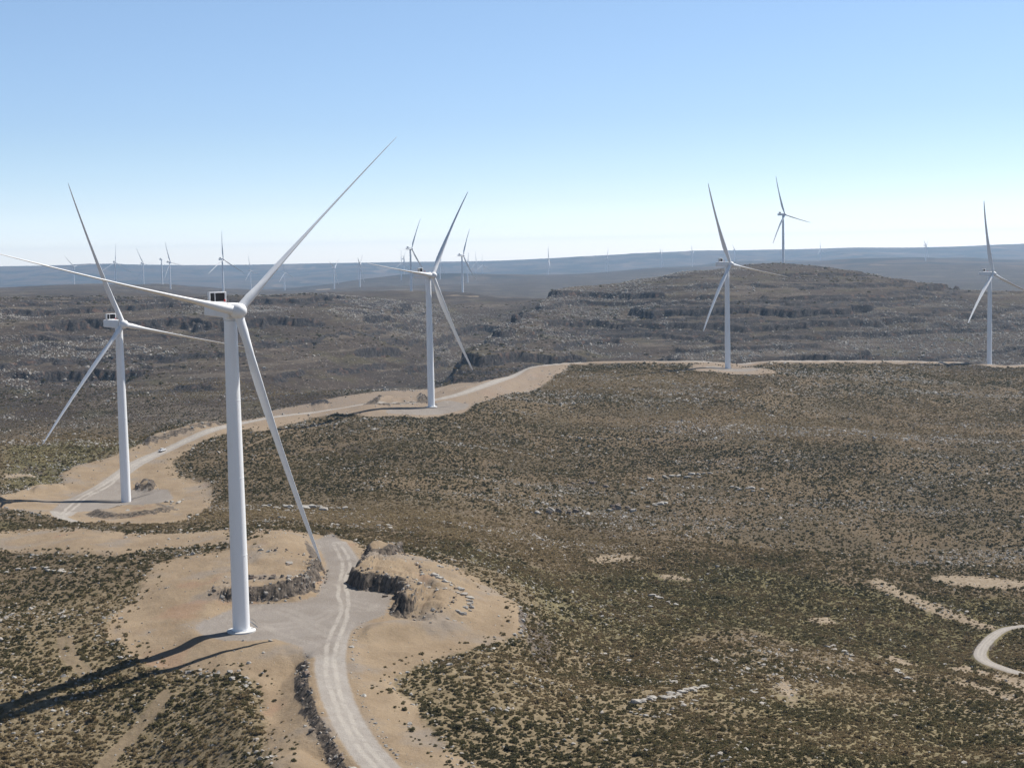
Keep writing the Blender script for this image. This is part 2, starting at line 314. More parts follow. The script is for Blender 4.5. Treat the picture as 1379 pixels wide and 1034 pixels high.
LEDGES = [  # outcrop lines: photo points, number of slabs, size (m), description
 ([(845,955),(880,948),(915,938),(952,920)], 40, 1.7, 'pale grey slab in the long tilted rock ledge on the scrub at lower right'),
 ([(850,965),(880,972),(915,958),(935,945)], 22, 1.1, 'loose pale rock lying in the scrub just below the long tilted ledge'),
 ([(560,778),(585,776),(612,787),(632,797)], 14, 1.9, 'white slab on the brown spoil block right of the gravel pad'),
 ([(565,790),(585,795),(600,797)], 7, 1.3, 'loose grey rock below the white slabs on the spoil block'),
 ([(600,838),(622,834),(637,822),(632,812)], 16, 1.2, 'grey rock dumped in the curved pile on the bare earth right of the pad'),
 ([(412,682),(430,683),(448,681),(461,680)], 8, 3.2, 'white slab in the short rock ledge behind the lowest blade tip of the nearest turbine'),
 ([(358,682),(385,682),(408,683)], 7, 2.4, 'flat white rock in the thin ledge left of the lowest blade tip'),
 ([(870,645),(905,643),(940,639),(963,635)], 14, 2.7, 'pale rock in the gently rising ledge in the middle of the brown slope'),
 ([(718,688),(745,686),(768,687),(790,688)], 10, 3.0, 'grey slab in the dark broken ledge low on the brown slope, left part'),
 ([(815,682),(838,684),(856,687)], 8, 3.4, 'dark slab in the shaded ledge on the brown slope, middle part'),
 ([(866,682),(890,680),(908,678)], 7, 2.6, 'pale slab at the right end of the broken ledge on the brown slope'),
 ([(762,650),(790,651),(812,656)], 7, 2.9, 'dark slab in the upper broken ledge of the brown slope'),
 ([(985,657),(1005,656),(1030,659)], 7, 2.8, 'grey slab in the small ledge right of the rising pale ledge'),
 ([(650,812),(690,842),(700,858)], 0, 1, ''),
 ([(872,800),(885,805),(905,815),(918,819)], 7, 2.3, 'grey rock in the small outcrop on the green slope right of the bare earth'),
 ([(640,968),(660,966),(680,962),(692,958)], 9, 1.4, 'grey boulder in the rock cluster in the scrub right of the gravel road'),
 ([(1115,868),(1135,878),(1150,888)], 9, 1.6, 'whitish rock in the small outcrop right of the yellow grass strip'),
 ([(1203,902),(1215,912),(1225,918)], 7, 1.5, 'whitish rock in the small outcrop left of the pale bedrock bands'),
 ([(150,865),(158,884),(165,890)], 9, 1.2, 'grey rock heaped at the left rim of the cleared ground above the tower shadow'),
 ([(230,906),(260,905),(300,908),(335,914)], 20, 1.1, 'grey rock in the rim heap between the scrub and the bare earth below the shadows'),
 ([(335,960),(345,990),(350,1010),(370,1026)], 18, 1.0, 'grey rock piled along the left rim of the earth strip at the bottom edge'),
 ([(222,676),(232,674),(242,677)], 8, 1.9, 'white rock in the pile beside the second turbine pad'),
 ([(252,694),(262,698),(275,696)], 9, 1.6, 'pale rock at the right rim of the second turbine clearing'),
 ([(335,782),(350,781),(370,780),(390,781),(415,778)], 18, 1.5, 'dark rock tumbled at the foot of the cut bank behind the nearest tower'),
 ([(1130,492),(1000,492),(965,494)], 0, 1, ''),
 ([(699,815),(706,830),(703,848),(690,858)], 14, 1.1, 'pale rock along the right rim of the tan earth apron'),
 ([(518,800),(519,801)], 1, 1.6, 'single white rock alone on the grey gravel pad beside the dark pit'),
 ([(454,708),(455,709)], 1, 2.0, 'single round white boulder in the scrub just right of the lowest blade tip'),
 ([(383,746),(386,746)], 2, 1.6, 'dark rust block standing on the tan mound behind the nearest tower'),
 ([(100,735),(103,735)], 0, 1, ''),
 ([(603,893),(606,894)], 1, 1.6, 'white block at the tip of the scrub beside the tan apron'),
 ([(95,770),(60,762),(20,765),(5,770)], 14, 1.7, 'grey rock in the pale rocky patch at the left edge of the scrub'),
]

SPUR = np.array([ray(a, b)[:2]*c for a, b, c in ((615, 488, 1480), (640, 470, 1600), (690, 430, 1800), (740, 402, 2060), (765, 387, 2300), (790, 384, 2500))])
# ------------------------------------------------------------------ terrain sheet
def steps(edges):
    o = []
    for a, b, s in edges: o += list(np.arange(a, b, s))
    return np.array(o)
th_f = np.arange(-20.6, 20.61, 0.042)
th_c = np.concatenate([np.linspace(20.9, 30, 22), np.linspace(31.5, 178.5, 70)])
TH = np.radians(np.concatenate([-th_c[::-1], th_f, th_c, [180.0]]))
rr = [0.0]+list(np.linspace(20, 225, 16)); d = 230.0
while d < 1500: rr.append(d); d += max(0.62, d*d/152000*1.05)
rr += list(steps([(1500, 2420, 3.6), (2420, 3400, 14), (3400, 10500, 70), (10500, 14000, 200), (14000, 16700, 75), (16700, 17801, 220)]))
RR = np.array(rr[1:])
NT, NR = len(TH), len(RR)
X = np.sin(TH)[None, :]*RR[:, None]; Y = np.cos(TH)[None, :]*RR[:, None]
D = np.broadcast_to(RR[:, None], X.shape)
Z = base_h(X, Y)
view = (np.abs(TH) < R(24))[None, :] & (RR > 200)[:, None]

def field(fn_list, x, y, mode='max'):
    o = None
    for f in fn_list:
        v = f(x, y); o = v if o is None else (np.maximum(o, v) if mode == 'max' else np.minimum(o, v))
    return o
def masks(x, y):
    jag = fbm(x, y, 7, 3, 5)*2.6
    far = 30.0
    e = field([lambda a, b, p=p: sdf(a, b, p) for p in EARTH], x, y)
    s = field([lambda a, b, p=p: sdf(a, b, p) for p in SANDY], x, y)
    p = field([lambda a, b, q=q: sdf(a, b, q) for q in PAD], x, y)
    rc = field([lambda a, b, q=q: pdist(a, b, q[0])/q[1]*3.6 for q in ROADS], x, y, 'min')
    rr0 = np.hypot(x, y); e = np.where((rr0 > 1000) & (rr0 < 1700), np.maximum(e, 9.5-rc+fbm(x, y, 25, 2, 34)*3.5), e)
    t = field([lambda a, b, q=q: pdist(a, b, q, 10) for q in TRAILS], x, y, 'min')
    g = field([lambda a, b, q=q: sdf(a, b, q) for q in GREEN], x, y)
    return e, s, p, rc, t, g
e_, s_, p_, rc_, t_, g_ = masks(X, Y)


def detail(x, y, z, e, s, p, rc, t):
    """real relief on top of the smooth ground; returns height, rockiness"""
    Dd = np.hypot(x, y)
    z = z.copy(); rock = np.zeros_like(z)
    flat = np.clip(np.maximum(sstep(-3, 2, p), sstep(6.5, 3.0, rc)), 0, 1)
    # levelled pads
    z0 = z.copy()
    for q in PAD[:1]:
        k = sstep(-7, 1, sdf(x, y, q)); z = z*(1-k)+(-97.0)*k
    # main road runs level with its bed, shoulders fall away on the left
    lo = sdf(x, y, LOWER); z = z-3.4*sstep(3.9, 8.6, rc+fbm(x, y, 4, 2, 30)*1.2)*sstep(0, 13, lo)
    dt = sstep(-0.5, 0.8, sdf(x, y, DITCH)); rock = np.maximum(rock, dt*0.8)
    z = z+dt*fbm(x, y, 3.0, 3, 31)*0.7
    near = sstep(1500, 1250, Dd)
    bench = near*(1-flat)
    earthk = sstep(-1, 3, np.maximum(e, s))
    z = z+bench*(1-earthk)*(fbm(x, y, 60, 3, 11)*1.6+fbm(x, y, 9, 3, 12)*0.42+fbm(x, y, 2.2, 2, 13)*0.18)
    z = z+bench*earthk*(fbm(x, y, 22, 3, 21)*0.7+fbm(x, y, 4, 3, 22)*0.22)
    # small ledges across the bench slope
    n1 = fbm(x, y, 90, 3, 41); u = z+2.2*fbm(x, y, 26, 3, 42)+1.0*fbm(x, y, 6, 2, 47)
    for L, a, sd in ((-104, 1.7, 1), (-108.5, 1.9, 2), (-113, 2.0, 3), (-117, 2.0, 4), (-121, 1.8, 6), (-100.5, 1.5, 5)):
        tt = (u-L)/0.35; mk = sstep(0.12, 0.4, fbm(x, y, 70, 3, 50+sd))*bench*(1-earthk)*sstep(540, 620, Dd)
        z = z+a*0.5*mk*np.tanh(tt)*np.exp(-np.abs(tt)/9)
        rock = np.maximum(rock, mk*np.exp(-np.abs(tt)/1.6)*0.62)
    # the service road runs on a low bank along the crest
    bank = sstep(15, 5, rc+fbm(x, y, 18, 2, 33)*3)*sstep(840, 930, Dd)*sstep(1700, 1560, Dd); z = z+bank*(1.6+1.0*sstep(1050, 1150, Dd))
    # blocks and spoil
    for poly, h, bw, rk, cut, run in BLOCKS:
        jag = fbm(x, y, 6, 3, 61)*3.2*min(1, rk*2)+fbm(x, y, 1.6, 2, 62)*0.5*min(1, rk*2)
        dd = sdf(x, y, poly)+jag
        nn = (fbm(x, y, 9, 3, 63)*1.2+fbm(x, y, 3.0, 3, 65)*.8)*min(1, 0.25+rk)
        if cut is None:
            k = sstep(0, bw, dd)*sstep(4.5, 9, rc); z = z+k*(h+nn); st_ = 1.0
        else:
            dc = pdist(x, y, cut, 40)
            st_ = sstep(9, 3, dc); k = np.maximum(sstep(0, 1, dd/(bw+11*sstep(2.5, 8, dc)))*sstep(run*1.25, run*.15, dc), sstep(0, 14, dd)*.45*sstep(0, 10, dc))
            z = np.maximum(z, z+k*((-97+h)-np.minimum(z, -97+h)))+k*nn*.9
        if rk: rock = np.maximum(rock, sstep(-0.9, 0.3, dd)*sstep(bw*1.7, bw*.9, dd)*(0.55+0.45*rk)*st_)
    # spur of the right hill with the gully on its left
    sp = SPUR; dl = pdist(x, y, sp, 420); kk = np.nonzero(dl < 419)
    if len(kk[0]):
        xs_, ys_ = x[kk], y[kk]; xl = np.interp(ys_, sp[:, 1], sp[:, 0]); left = sstep(-6, 40, xl-xs_); d_ = dl[kk]
        z[kk] += (-34*left*np.exp(-((d_-95)/85)**2)+7*np.exp(-(d_/30)**2))*sstep(1480, 1560, Dd[kk])*sstep(2500, 2250, Dd[kk])
    # mid hills: strata
    hz = sstep(1380, 1520, Dd)*sstep(5200, 3400, Dd)
    z = z+hz*(fbm(x, y, 260, 4, 71)*7+fbm(x, y, 30, 3, 72)*1.3)+sstep(3000, 6000, Dd)*sstep(13500, 9000, Dd)*(fbm(x, y*.6, 1300, 5, 73)*34)
    u = z+7*fbm(x, y, 330, 3, 74)+4.2*fbm(x, y, 55, 3, 75)+2.3*fbm(x, y, 14, 3, 76)
    for L, a, sd, lo_, hi_ in ((-145, 5, 1, 0.05, 0.15), (-131, 7, 2, 0.0, 0.1), (-123, 5, 9, 0.05, .15), (-112, 11, 3, -0.16, -0.05), (-104, 5, 4, 0.0, 0.1), (-95, 5, 10, .05, .12), (-86, 8, 5, -0.05, 0.05), (-74, 11, 6, -0.18, -0.05), (-66, 5, 11, 0, .1), (-58, 8, 7, -0.08, 0.02), (-50, 4, 12, 0, .1), (-43, 6, 8, -0.08, 0.02), (-118, 3, 21, -.1, .05), (-92, 3, 22, -.1, .05), (-82, 3.5, 23, -.1, .05), (-70, 3, 24, -.1, .05), (-62, 3, 25, -.1, .05), (-36, 4, 26, -.1, .05)):
        tt = (u-L)/0.4; mk = sstep(lo_, hi_, fbm(x, y, 210, 4, 80+sd))*sstep(1450, 1540, Dd)*sstep(2500, 2300, Dd)
        z = z+a*0.5*mk*np.tanh(tt)*np.exp(-np.abs(tt)/26)
        rock = np.maximum(rock, mk*np.exp(-np.abs(tt)/4.0)*.95)
    # gullies on the far scarp
    pz = sstep(12500, 15200, Dd)*sstep(16900, 16000, Dd)
    z = z+pz*(fbm(x, y*0.25, 800, 5, 91)*70)+sstep(15500, 16500, Dd)*fbm(x, y*0.2, 1500, 3, 92)*3
    return z, rock
Zf, rock = detail(X, Y, Z, e_, s_, p_, rc_, t_)
# lookup of the finished ground
def final_h(x, y):
    x = np.atleast_1d(np.asarray(x, float)); y = np.atleast_1d(np.asarray(y, float))
    th = np.arctan2(x, y); rd = np.hypot(x, y)
    i = np.clip(np.searchsorted(RR, rd)-1, 0, NR-2); j = np.clip(np.searchsorted(TH, th)-1, 0, NT-2)
    u = np.clip((rd-RR[i])/(RR[i+1]-RR[i]), 0, 1); v = np.clip((th-TH[j])/(TH[j+1]-TH[j]), 0, 1)
    return (Zf[i, j]*(1-u)+Zf[i+1, j]*u)*(1-v)+(Zf[i, j+1]*(1-u)+Zf[i+1, j+1]*u)*v+CAMZ

# ------------------------------------------------------------------ node helpers
class N:
    def __init__(s, name, bump=False):
        s.m = bpy.data.materials.new(name); s.m.use_nodes = True; s.t = s.m.node_tree; s.t.nodes.clear()
        s.o = s.t.nodes.new('ShaderNodeOutputMaterial'); s.b = s.t.nodes.new('ShaderNodeBsdfPrincipled')
        s.t.links.new(s.b.outputs[0], s.o.inputs[0])
    def new(s, k, **kw):
        n = s.t.nodes.new(k)
        for a, b in kw.items(): setattr(n, a, b)
        return n
    def put(s, sock, v):
        if isinstance(v, bpy.types.NodeSocket): s.t.links.new(v, sock)
        elif isinstance(v, (tuple, list)): sock.default_value = tuple(v)+((1,) if len(v) == 3 and sock.type == 'RGBA' else ())
        else: sock.default_value = v
    def attr(s, name, typ='GEOMETRY'):
        n = s.new('ShaderNodeAttribute', attribute_type=typ, attribute_name=name); return n.outputs['Fac']
    def pos(s):
        return s.new('ShaderNodeNewGeometry').outputs['Position']
    def noise(s, scale, detail=3, rough=0.55, vec=None, stretch=None, off=0):
        n = s.new('ShaderNodeTexNoise'); n.inputs['Scale'].default_value = scale; n.inputs['Detail'].default_value = detail; n.inputs['Roughness'].default_value = rough
        v = vec if vec is not None else s.pos()
        if stretch or off:
            mp = s.new('ShaderNodeMapping'); s.t.links.new(v, mp.inputs[0]); mp.inputs['Scale'].default_value = stretch or (1, 1, 1); mp.inputs['Location'].default_value = (off, off*1.7, off*.3); v = mp.outputs[0]
        s.t.links.new(v, n.inputs['Vector']); return n.outputs['Fac']
    def math(s, op, a, b=0.0, c=None, clamp=False):
        n = s.new('ShaderNodeMath', operation=op); n.use_clamp = clamp; s.put(n.inputs[0], a); s.put(n.inputs[1], b)
        if c is not None: s.put(n.inputs[2], c)
        return n.outputs[0]
    def ss(s, v, a, b):
        n = s.new('ShaderNodeMapRange', interpolation_type='SMOOTHSTEP')
        if a < b: lo, hi, t0, t1 = a, b, 0, 1
        else: lo, hi, t0, t1 = b, a, 1, 0
        s.put(n.inputs['Value'], v); n.inputs['From Min'].default_value = lo; n.inputs['From Max'].default_value = hi
        n.inputs['To Min'].default_value = t0; n.inputs['To Max'].default_value = t1; return n.outputs[0]
    def mix(s, f, a, b):
        n = s.new('ShaderNodeMix', data_type='RGBA'); s.put(n.inputs[0], f); s.put(n.inputs[6], a); s.put(n.inputs[7], b); return n.outputs[2]
    def mul(s, a, b):
        return s.math('MULTIPLY', a, b)
    def done(s, col, rough=0.9, bump=None, bstr=0.5, bdist=0.3, spec=0.2, metal=0):
        s.put(s.b.inputs['Base Color'], col); s.put(s.b.inputs['Roughness'], rough); s.b.inputs['Specular IOR Level'].default_value = spec; s.b.inputs['Metallic'].default_value = metal
        if bump is not None:
            n = s.new('ShaderNodeBump'); n.inputs['Strength'].default_value = bstr; n.inputs['Distance'].default_value = bdist
            s.put(n.inputs['Height'], bump); s.t.links.new(n.outputs[0], s.b.inputs['Normal'])
        return s.m

def ground_material():
    n = N('terrain')
    geo = n.new('ShaderNodeNewGeometry'); pos = geo.outputs['Position']
    sep = n.new('ShaderNodeSeparateXYZ'); n.t.links.new(geo.outputs['Normal'], sep.inputs[0]); nz = sep.outputs[2]
    nA = n.noise(0.012, 4, 0.6, pos); nB = n.noise(0.09, 4, 0.6, pos); nC = n.noise(0.8, 4, 0.65, pos); nD = n.noise(4.0, 3, 0.6, pos); nE = n.noise(0.3, 4, .6, pos, off=31)
    # soil between the plants
    soil = n.mix(n.ss(nB, .3, .7), (0.122, 0.088, 0.055), (0.181, 0.134, 0.084)); soil = n.mix(n.ss(nA, .4, .65), soil, (0.126, 0.088, 0.059))
    soil = n.mix(n.mul(n.ss(nC, .45, .75), .6), soil, (0.277, 0.227, 0.168))
    # low plants, too small to stand alone
    pl = n.mix(n.ss(nE, .35, .65), (.065, .056, .032), (.12, .098, .055))
    soil = n.mix(n.mul(n.ss(nD, .44, .56), .7), soil, pl)
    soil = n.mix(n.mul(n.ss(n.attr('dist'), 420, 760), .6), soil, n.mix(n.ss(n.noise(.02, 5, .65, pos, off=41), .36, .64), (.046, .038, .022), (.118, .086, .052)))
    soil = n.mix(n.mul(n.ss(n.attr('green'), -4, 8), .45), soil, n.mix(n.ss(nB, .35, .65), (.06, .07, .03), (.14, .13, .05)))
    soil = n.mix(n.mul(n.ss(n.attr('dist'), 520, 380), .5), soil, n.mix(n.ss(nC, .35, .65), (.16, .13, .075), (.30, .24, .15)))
    # tiny pale stones
    vo = n.new('ShaderNodeTexVoronoi'); vo.inputs['Scale'].default_value = .7; n.t.links.new(pos, vo.inputs['Vector'])
    st = n.mul(n.ss(vo.outputs['Distance'], .22, .12), n.ss(nB, .5, .66)); soil = n.mix(n.mul(st, .8), soil, (.42, .39, .35))
    # hills
    hc = n.mix(n.ss(n.noise(.006, 4, .6, pos), .35, .65), (.040, .031, .025), (.062, .047, .036)); hc = n.mix(n.mul(n.ss(n.noise(.02, 4, .6, pos, off=9), .5, .7), .7), hc, (.076, .067, .036))
    hc = n.mix(n.mul(n.ss(n.noise(.02, 4, .65, pos, stretch=(.3, .3, 11), off=19), .52, .62), .55), hc, (.13, .108, .084)); hc = n.mix(n.mul(n.ss(n.noise(.03, 4, .65, pos, stretch=(.25, .25, 9), off=29), .56, .64), .7), hc, (.028, .026, .026))
    h2 = n.noise(.22, 3, .7, pos); hc = n.mix(n.mul(n.ss(h2, .52, .62), .5), hc, (.03, .026, .02)); hc = n.mix(n.mul(n.ss(n.noise(.35, 3, .7, pos, off=5), .60, .68), .75), hc, (.30, .265, .22))
    zf = n.attr('zone'); col = n.mix(n.ss(zf, .2, .8), soil, hc)
    fc = n.mix(n.ss(n.noise(.0022, 5, .65, pos), .44, .56), (.018, .018, .013), (.080, .056, .037)); fc = n.mix(n.mul(n.ss(n.noise(.003, 4, .6, pos, stretch=(1, .3, 1), off=3), .60, .68), .6), fc, (.20, .14, .095))
    col = n.mix(n.ss(zf, 1.2, 1.8), col, fc)
    # bare earth
    e = n.attr('earth'); rag = n.math('MULTIPLY_ADD', n.math('SUBTRACT', nC, .5), 7.0, e); rag = n.math('MULTIPLY_ADD', n.math('SUBTRACT', nB, .5), 5.0, rag)
    ec = n.mix(n.ss(nB, .32, .68), (0.200, 0.142, 0.090), (0.260, 0.194, 0.128)); ec = n.mix(n.ss(n.noise(.05, 4, .6, pos, off=55), .5, .68), ec, (0.200, 0.168, 0.142)); ec = n.mix(n.mul(n.ss(nC, .5, .8), .5), ec, (0.304, 0.240, 0.164))
    ec = n.mix(n.mul(n.ss(nD, .52, .62), .55), ec, (0.136, 0.104, 0.072)); ec = n.mix(n.mul(n.ss(n.noise(.035, 3, .6, pos, off=80), .6, .7), .4), ec, (0.232, 0.120, 0.080))
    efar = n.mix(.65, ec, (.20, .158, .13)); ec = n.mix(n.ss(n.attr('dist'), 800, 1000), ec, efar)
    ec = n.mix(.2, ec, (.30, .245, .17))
    col = n.mix(n.ss(rag, -.6, 1.0), col, ec)
    s = n.attr('sandy'); rag = n.math('MULTIPLY_ADD', n.math('SUBTRACT', nC, .5), 9.0, s); rag = n.math('MULTIPLY_ADD', n.math('SUBTRACT', nE, .5), 9.0, rag)
    col = n.mix(n.ss(rag, -.4, 1.2), col, n.mix(n.ss(nC, .35, .65), (0.296, 0.240, 0.176), (0.192, 0.148, 0.100)))
    t = n.attr('trail'); col = n.mix(n.mul(n.ss(n.math('MULTIPLY_ADD', nC, 1.2, t), 1.25, .6), .6), col, (0.200, 0.152, 0.104))
    grd = n.ss(n.noise(.5, 4, .7, pos, stretch=(1.4, .25, 1), off=77), .52, .7)
    # gravel
    gc = n.mix(n.ss(nB, .35, .65), (0.200, 0.174, 0.150), (0.228, 0.202, 0.178)); gc = n.mix(n.mul(n.ss(n.noise(.25, 4, .6, pos, stretch=(1, .5, 1), off=12), .56, .72), .65), gc, (0.272, 0.244, 0.212)); gc = n.mix(n.mul(grd, .3), gc, (.30, .275, .24)); gc = n.mix(n.mul(n.ss(n.noise(.06, 4, .65, pos, off=66), .5, .66), .45), gc, (.215, .192, .168)); gc = n.mix(n.mul(n.ss(nD, .55, .7), .45), gc, (0.148, 0.128, 0.110))
    p = n.attr('pad'); rag = n.math('MULTIPLY_ADD', n.math('SUBTRACT', nC, .5), 3.0, p)
    col = n.mix(n.ss(rag, -.9, .6), col, gc)
    rc = n.attr('roadc'); rr_ = n.math('MULTIPLY_ADD', n.math('SUBTRACT', nC, .5), 1.2, rc)
    rcol = n.mix(n.ss(nE, .35, .65), (.29, .265, .237), (.26, .234, .207))
    col = n.mix(n.mul(n.ss(rr_, 4.2, 3.3), n.ss(p, 3.0, -1.0)), col, rcol)
    rcw = n.math('MULTIPLY_ADD', n.math('SUBTRACT', n.noise(.07, 3, .6, pos, off=61), .5), 2.2, rc); tr = n.mul(n.mul(n.ss(rcw, .2, .75), n.ss(rcw, 1.9, 1.3)), n.ss(n.noise(.16, 4, .65, pos, off=62), .25, .6)); col = n.mix(n.mul(tr, n.math('MULTIPLY_ADD', nE, .5, .45)), col, (.36, .33, .29))
    col = n.mix(n.mul(n.mul(n.ss(t, .75, .3), n.ss(p, .5, 2)), .17), col, (.33, .30, .265))
    # rock; shade on the hill cliffs is darkened into their colours
    rk = n.attr('rock'); stp = n.ss(nz, .90, .78); rm = n.math('MAXIMUM', rk, n.mul(stp, .8))
    rm = n.ss(n.math('MULTIPLY_ADD', n.math('SUBTRACT', nC, .5), 1.1, rm), .35, .6)
    rcx = n.mix(n.ss(n.noise(.5, 4, .7, pos, stretch=(1, 1, .4), off=7), .35, .7), (.011, .011, .014), (.085, .075, .067)); rcx = n.mix(n.mul(n.ss(n.noise(.9, 3, .7, pos, stretch=(1, 1, .25), off=70), .5, .62), .7), rcx, (.012, .011, .012)); rcx = n.mix(n.mul(n.ss(n.noise(.12, 3, .6, pos, off=21), .55, .7), .6), rcx, (.14, .085, .06))
    rnear = n.mix(n.ss(n.noise(.7, 5, .75, pos, stretch=(1, 1, .5), off=8), .35, .65), (.026, .022, .019), (.165, .135, .107)); rcx = n.mix(n.ss(zf, .1, .7), rnear, rcx)
    col = n.mix(rm, col, rcx)
    b = n.math('MULTIPLY_ADD', nC, 1.0, n.mul(nD, .35))
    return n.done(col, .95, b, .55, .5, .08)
MT = ground_material()

zone = sstep(1280, 1480, D+60*fbm(X, Y, 200, 2, 99))+sstep(6000, 9000, D)
# split the sheet between the named pieces of the setting
ci, cj = np.meshgrid(np.arange(NR-1), np.arange(NT-1), indexing='ij')
vid = (ci*NT+cj).ravel()
quads = np.stack([vid, vid+NT, vid+NT+1, vid+1], 1)
allv = np.stack([X.ravel(), Y.ravel(), Zf.ravel()+CAMZ], 1)
def cavg(a): return ((a[:-1, :-1]+a[1:, :-1]+a[:-1, 1:]+a[1:, 1:])/4).ravel()
cD = cavg(D*1.0); cr = cavg(rc_); cp = cavg(p_); ce = cavg(e_)
kind = np.zeros(len(quads), int)
kind[(ce > 0) & (cD < 1700)] = 1; kind[(cp > 0) & (cD < 1500)] = 2; kind[(cr < 3.6) & (cD < 1700)] = 3
kind[cD >= 1500] = 4; kind[cD >= 3300] = 5; kind[cD >= 12500] = 6
ATT = {'earth': e_, 'sandy': s_, 'pad': p_, 'roadc': rc_, 'trail': t_, 'green': g_, 'zone': zone, 'rock': rock, 'dist': D*1.0}
def sheet(name, sel, extra_tris=None):
    q = quads[sel]; used = np.unique(q); lut = np.zeros(len(allv), np.int64); lut[used] = np.arange(len(used)); q = lut[q]
    me = bpy.data.meshes.new(name); me.vertices.add(len(used)); me.vertices.foreach_set('co', allv[used].astype(np.float32).ravel())
    me.loops.add(len(q)*4); me.loops.foreach_set('vertex_index', q.astype(np.int32).ravel())
    me.polygons.add(len(q)); me.polygons.foreach_set('loop_start', np.arange(0, len(q)*4, 4, dtype=np.int32)); me.polygons.foreach_set('loop_total', np.full(len(q), 4, np.int32))
    for k, v in ATT.items():
        a = me.attributes.new(k, 'FLOAT', 'POINT'); a.data.foreach_set('value', v.ravel()[used].astype(np.float32))
    me.update(calc_edges=True)
    me.polygons.foreach_set('use_smooth', np.ones(len(q), bool)); me.materials.append(MT)
    o = bpy.data.objects.new(name, me); COL.objects.link(o); o['kind'] = 'structure'; return o
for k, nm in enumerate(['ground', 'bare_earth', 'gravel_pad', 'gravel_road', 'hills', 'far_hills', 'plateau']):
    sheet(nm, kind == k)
# closing seam behind the camera and centre are inside the first ring: small disc
def simple(name, verts, faces, mat, parent=None, smooth=False, kindp=None):
    me = bpy.data.meshes.new(name); me.from_pydata([tuple(v) for v in verts], [], faces); me.update()
    if smooth: me.polygons.foreach_set('use_smooth', [True]*len(me.polygons))
    if mat: me.materials.append(mat)
    o = bpy.data.objects.new(name, me); COL.objects.link(o)
    if parent: o.parent = parent
    if kindp: o['kind'] = kindp
    return o

# ------------------------------------------------------------------ air
hz = N('haze'); hz.t.nodes.remove(hz.b)
pv = hz.new('ShaderNodeVolumePrincipled'); pv.inputs['Color'].default_value = (.54, .75, 1.0, 1); pv.inputs['Density'].default_value = 4.8e-5; pv.inputs['Anisotropy'].default_value = 0.3
hz.t.links.new(pv.outputs[0], hz.o.inputs['Volume'])
zb = float(Zf.min())+CAMZ-1; zt = 100+190.0; S = 18000
o = simple('haze', [(x, y, z) for z in (zb, zt) for y in (-S, S) for x in (-S, S)], [(0, 2, 3, 1), (4, 5, 7, 6), (0, 1, 5, 4), (2, 6, 7, 3), (0, 4, 6, 2), (1, 3, 7, 5)], hz.m)
o['kind'] = 'stuff'; o['label'] = 'thin blue haze over the distant ridges and plateau'; o['category'] = 'haze'

# ------------------------------------------------------------------ rocks and scrub
def rock_material(name, a, b, c):
    n = N(name); oc = n.new('ShaderNodeTexCoord').outputs['Object']
    v = n.noise(1.6, 4, .65, oc); w_ = n.noise(.5, 2, .5, n.pos())
    col = n.mix(n.ss(v, .35, .65), a, b); col = n.mix(n.mul(n.ss(w_, .45, .65), .5), col, c)
    return n.done(col, .9, n.noise(5, 3, .6, oc), .5, .15, .1)
M_ROCK = rock_material('grey_rock', (.22, .205, .185), (.44, .42, .385), (.30, .25, .2))
M_ROCKW = rock_material('white_rock', (.27, .25, .225), (.47, .45, .41), (.28, .245, .2))
M_ROCKD = rock_material('dark_rock', (.11, .095, .082), (.25, .215, .18), (.22, .15, .11))
def rock_bm(seed, flat=0.6):
    r = random.Random(seed); bm = bmesh.new()
    for _ in range(16):
        v = Vector((r.gauss(0, 1), r.gauss(0, 1), r.gauss(0, 1))).normalized()*r.uniform(.8, 1.05)
        v.x = max(-.78, min(.78, v.x)); v.y = max(-.8, min(.8, v.y)); v.z = max(-.7, min(.66, v.z))
        bm.verts.new((v.x*.62, v.y*.45, v.z*flat*.5))
    g = bmesh.ops.convex_hull(bm, input=bm.verts)
    bmesh.ops.delete(bm, geom=[x for x in g['geom_interior'] if isinstance(x, bmesh.types.BMVert)], context='VERTS')
    bmesh.ops.bevel(bm, geom=bm.edges[:], offset=.03, segments=1, affect='EDGES')
    return bm
def rock_mesh(name, seed, flat, mat):
    bm = rock_bm(seed, flat); me = bpy.data.meshes.new(name); bm.to_mesh(me); bm.free(); me.materials.append(mat); return me
RM = {'g': [rock_mesh('rock', s, .9, M_ROCK) for s in (1, 2, 3, 4)], 'w': [rock_mesh('rock', s, .7, M_ROCKW) for s in (11, 12, 13, 14)], 'd': [rock_mesh('rock', s, 1.0, M_ROCKD) for s in (21, 22, 23, 24)]}
protos = {}
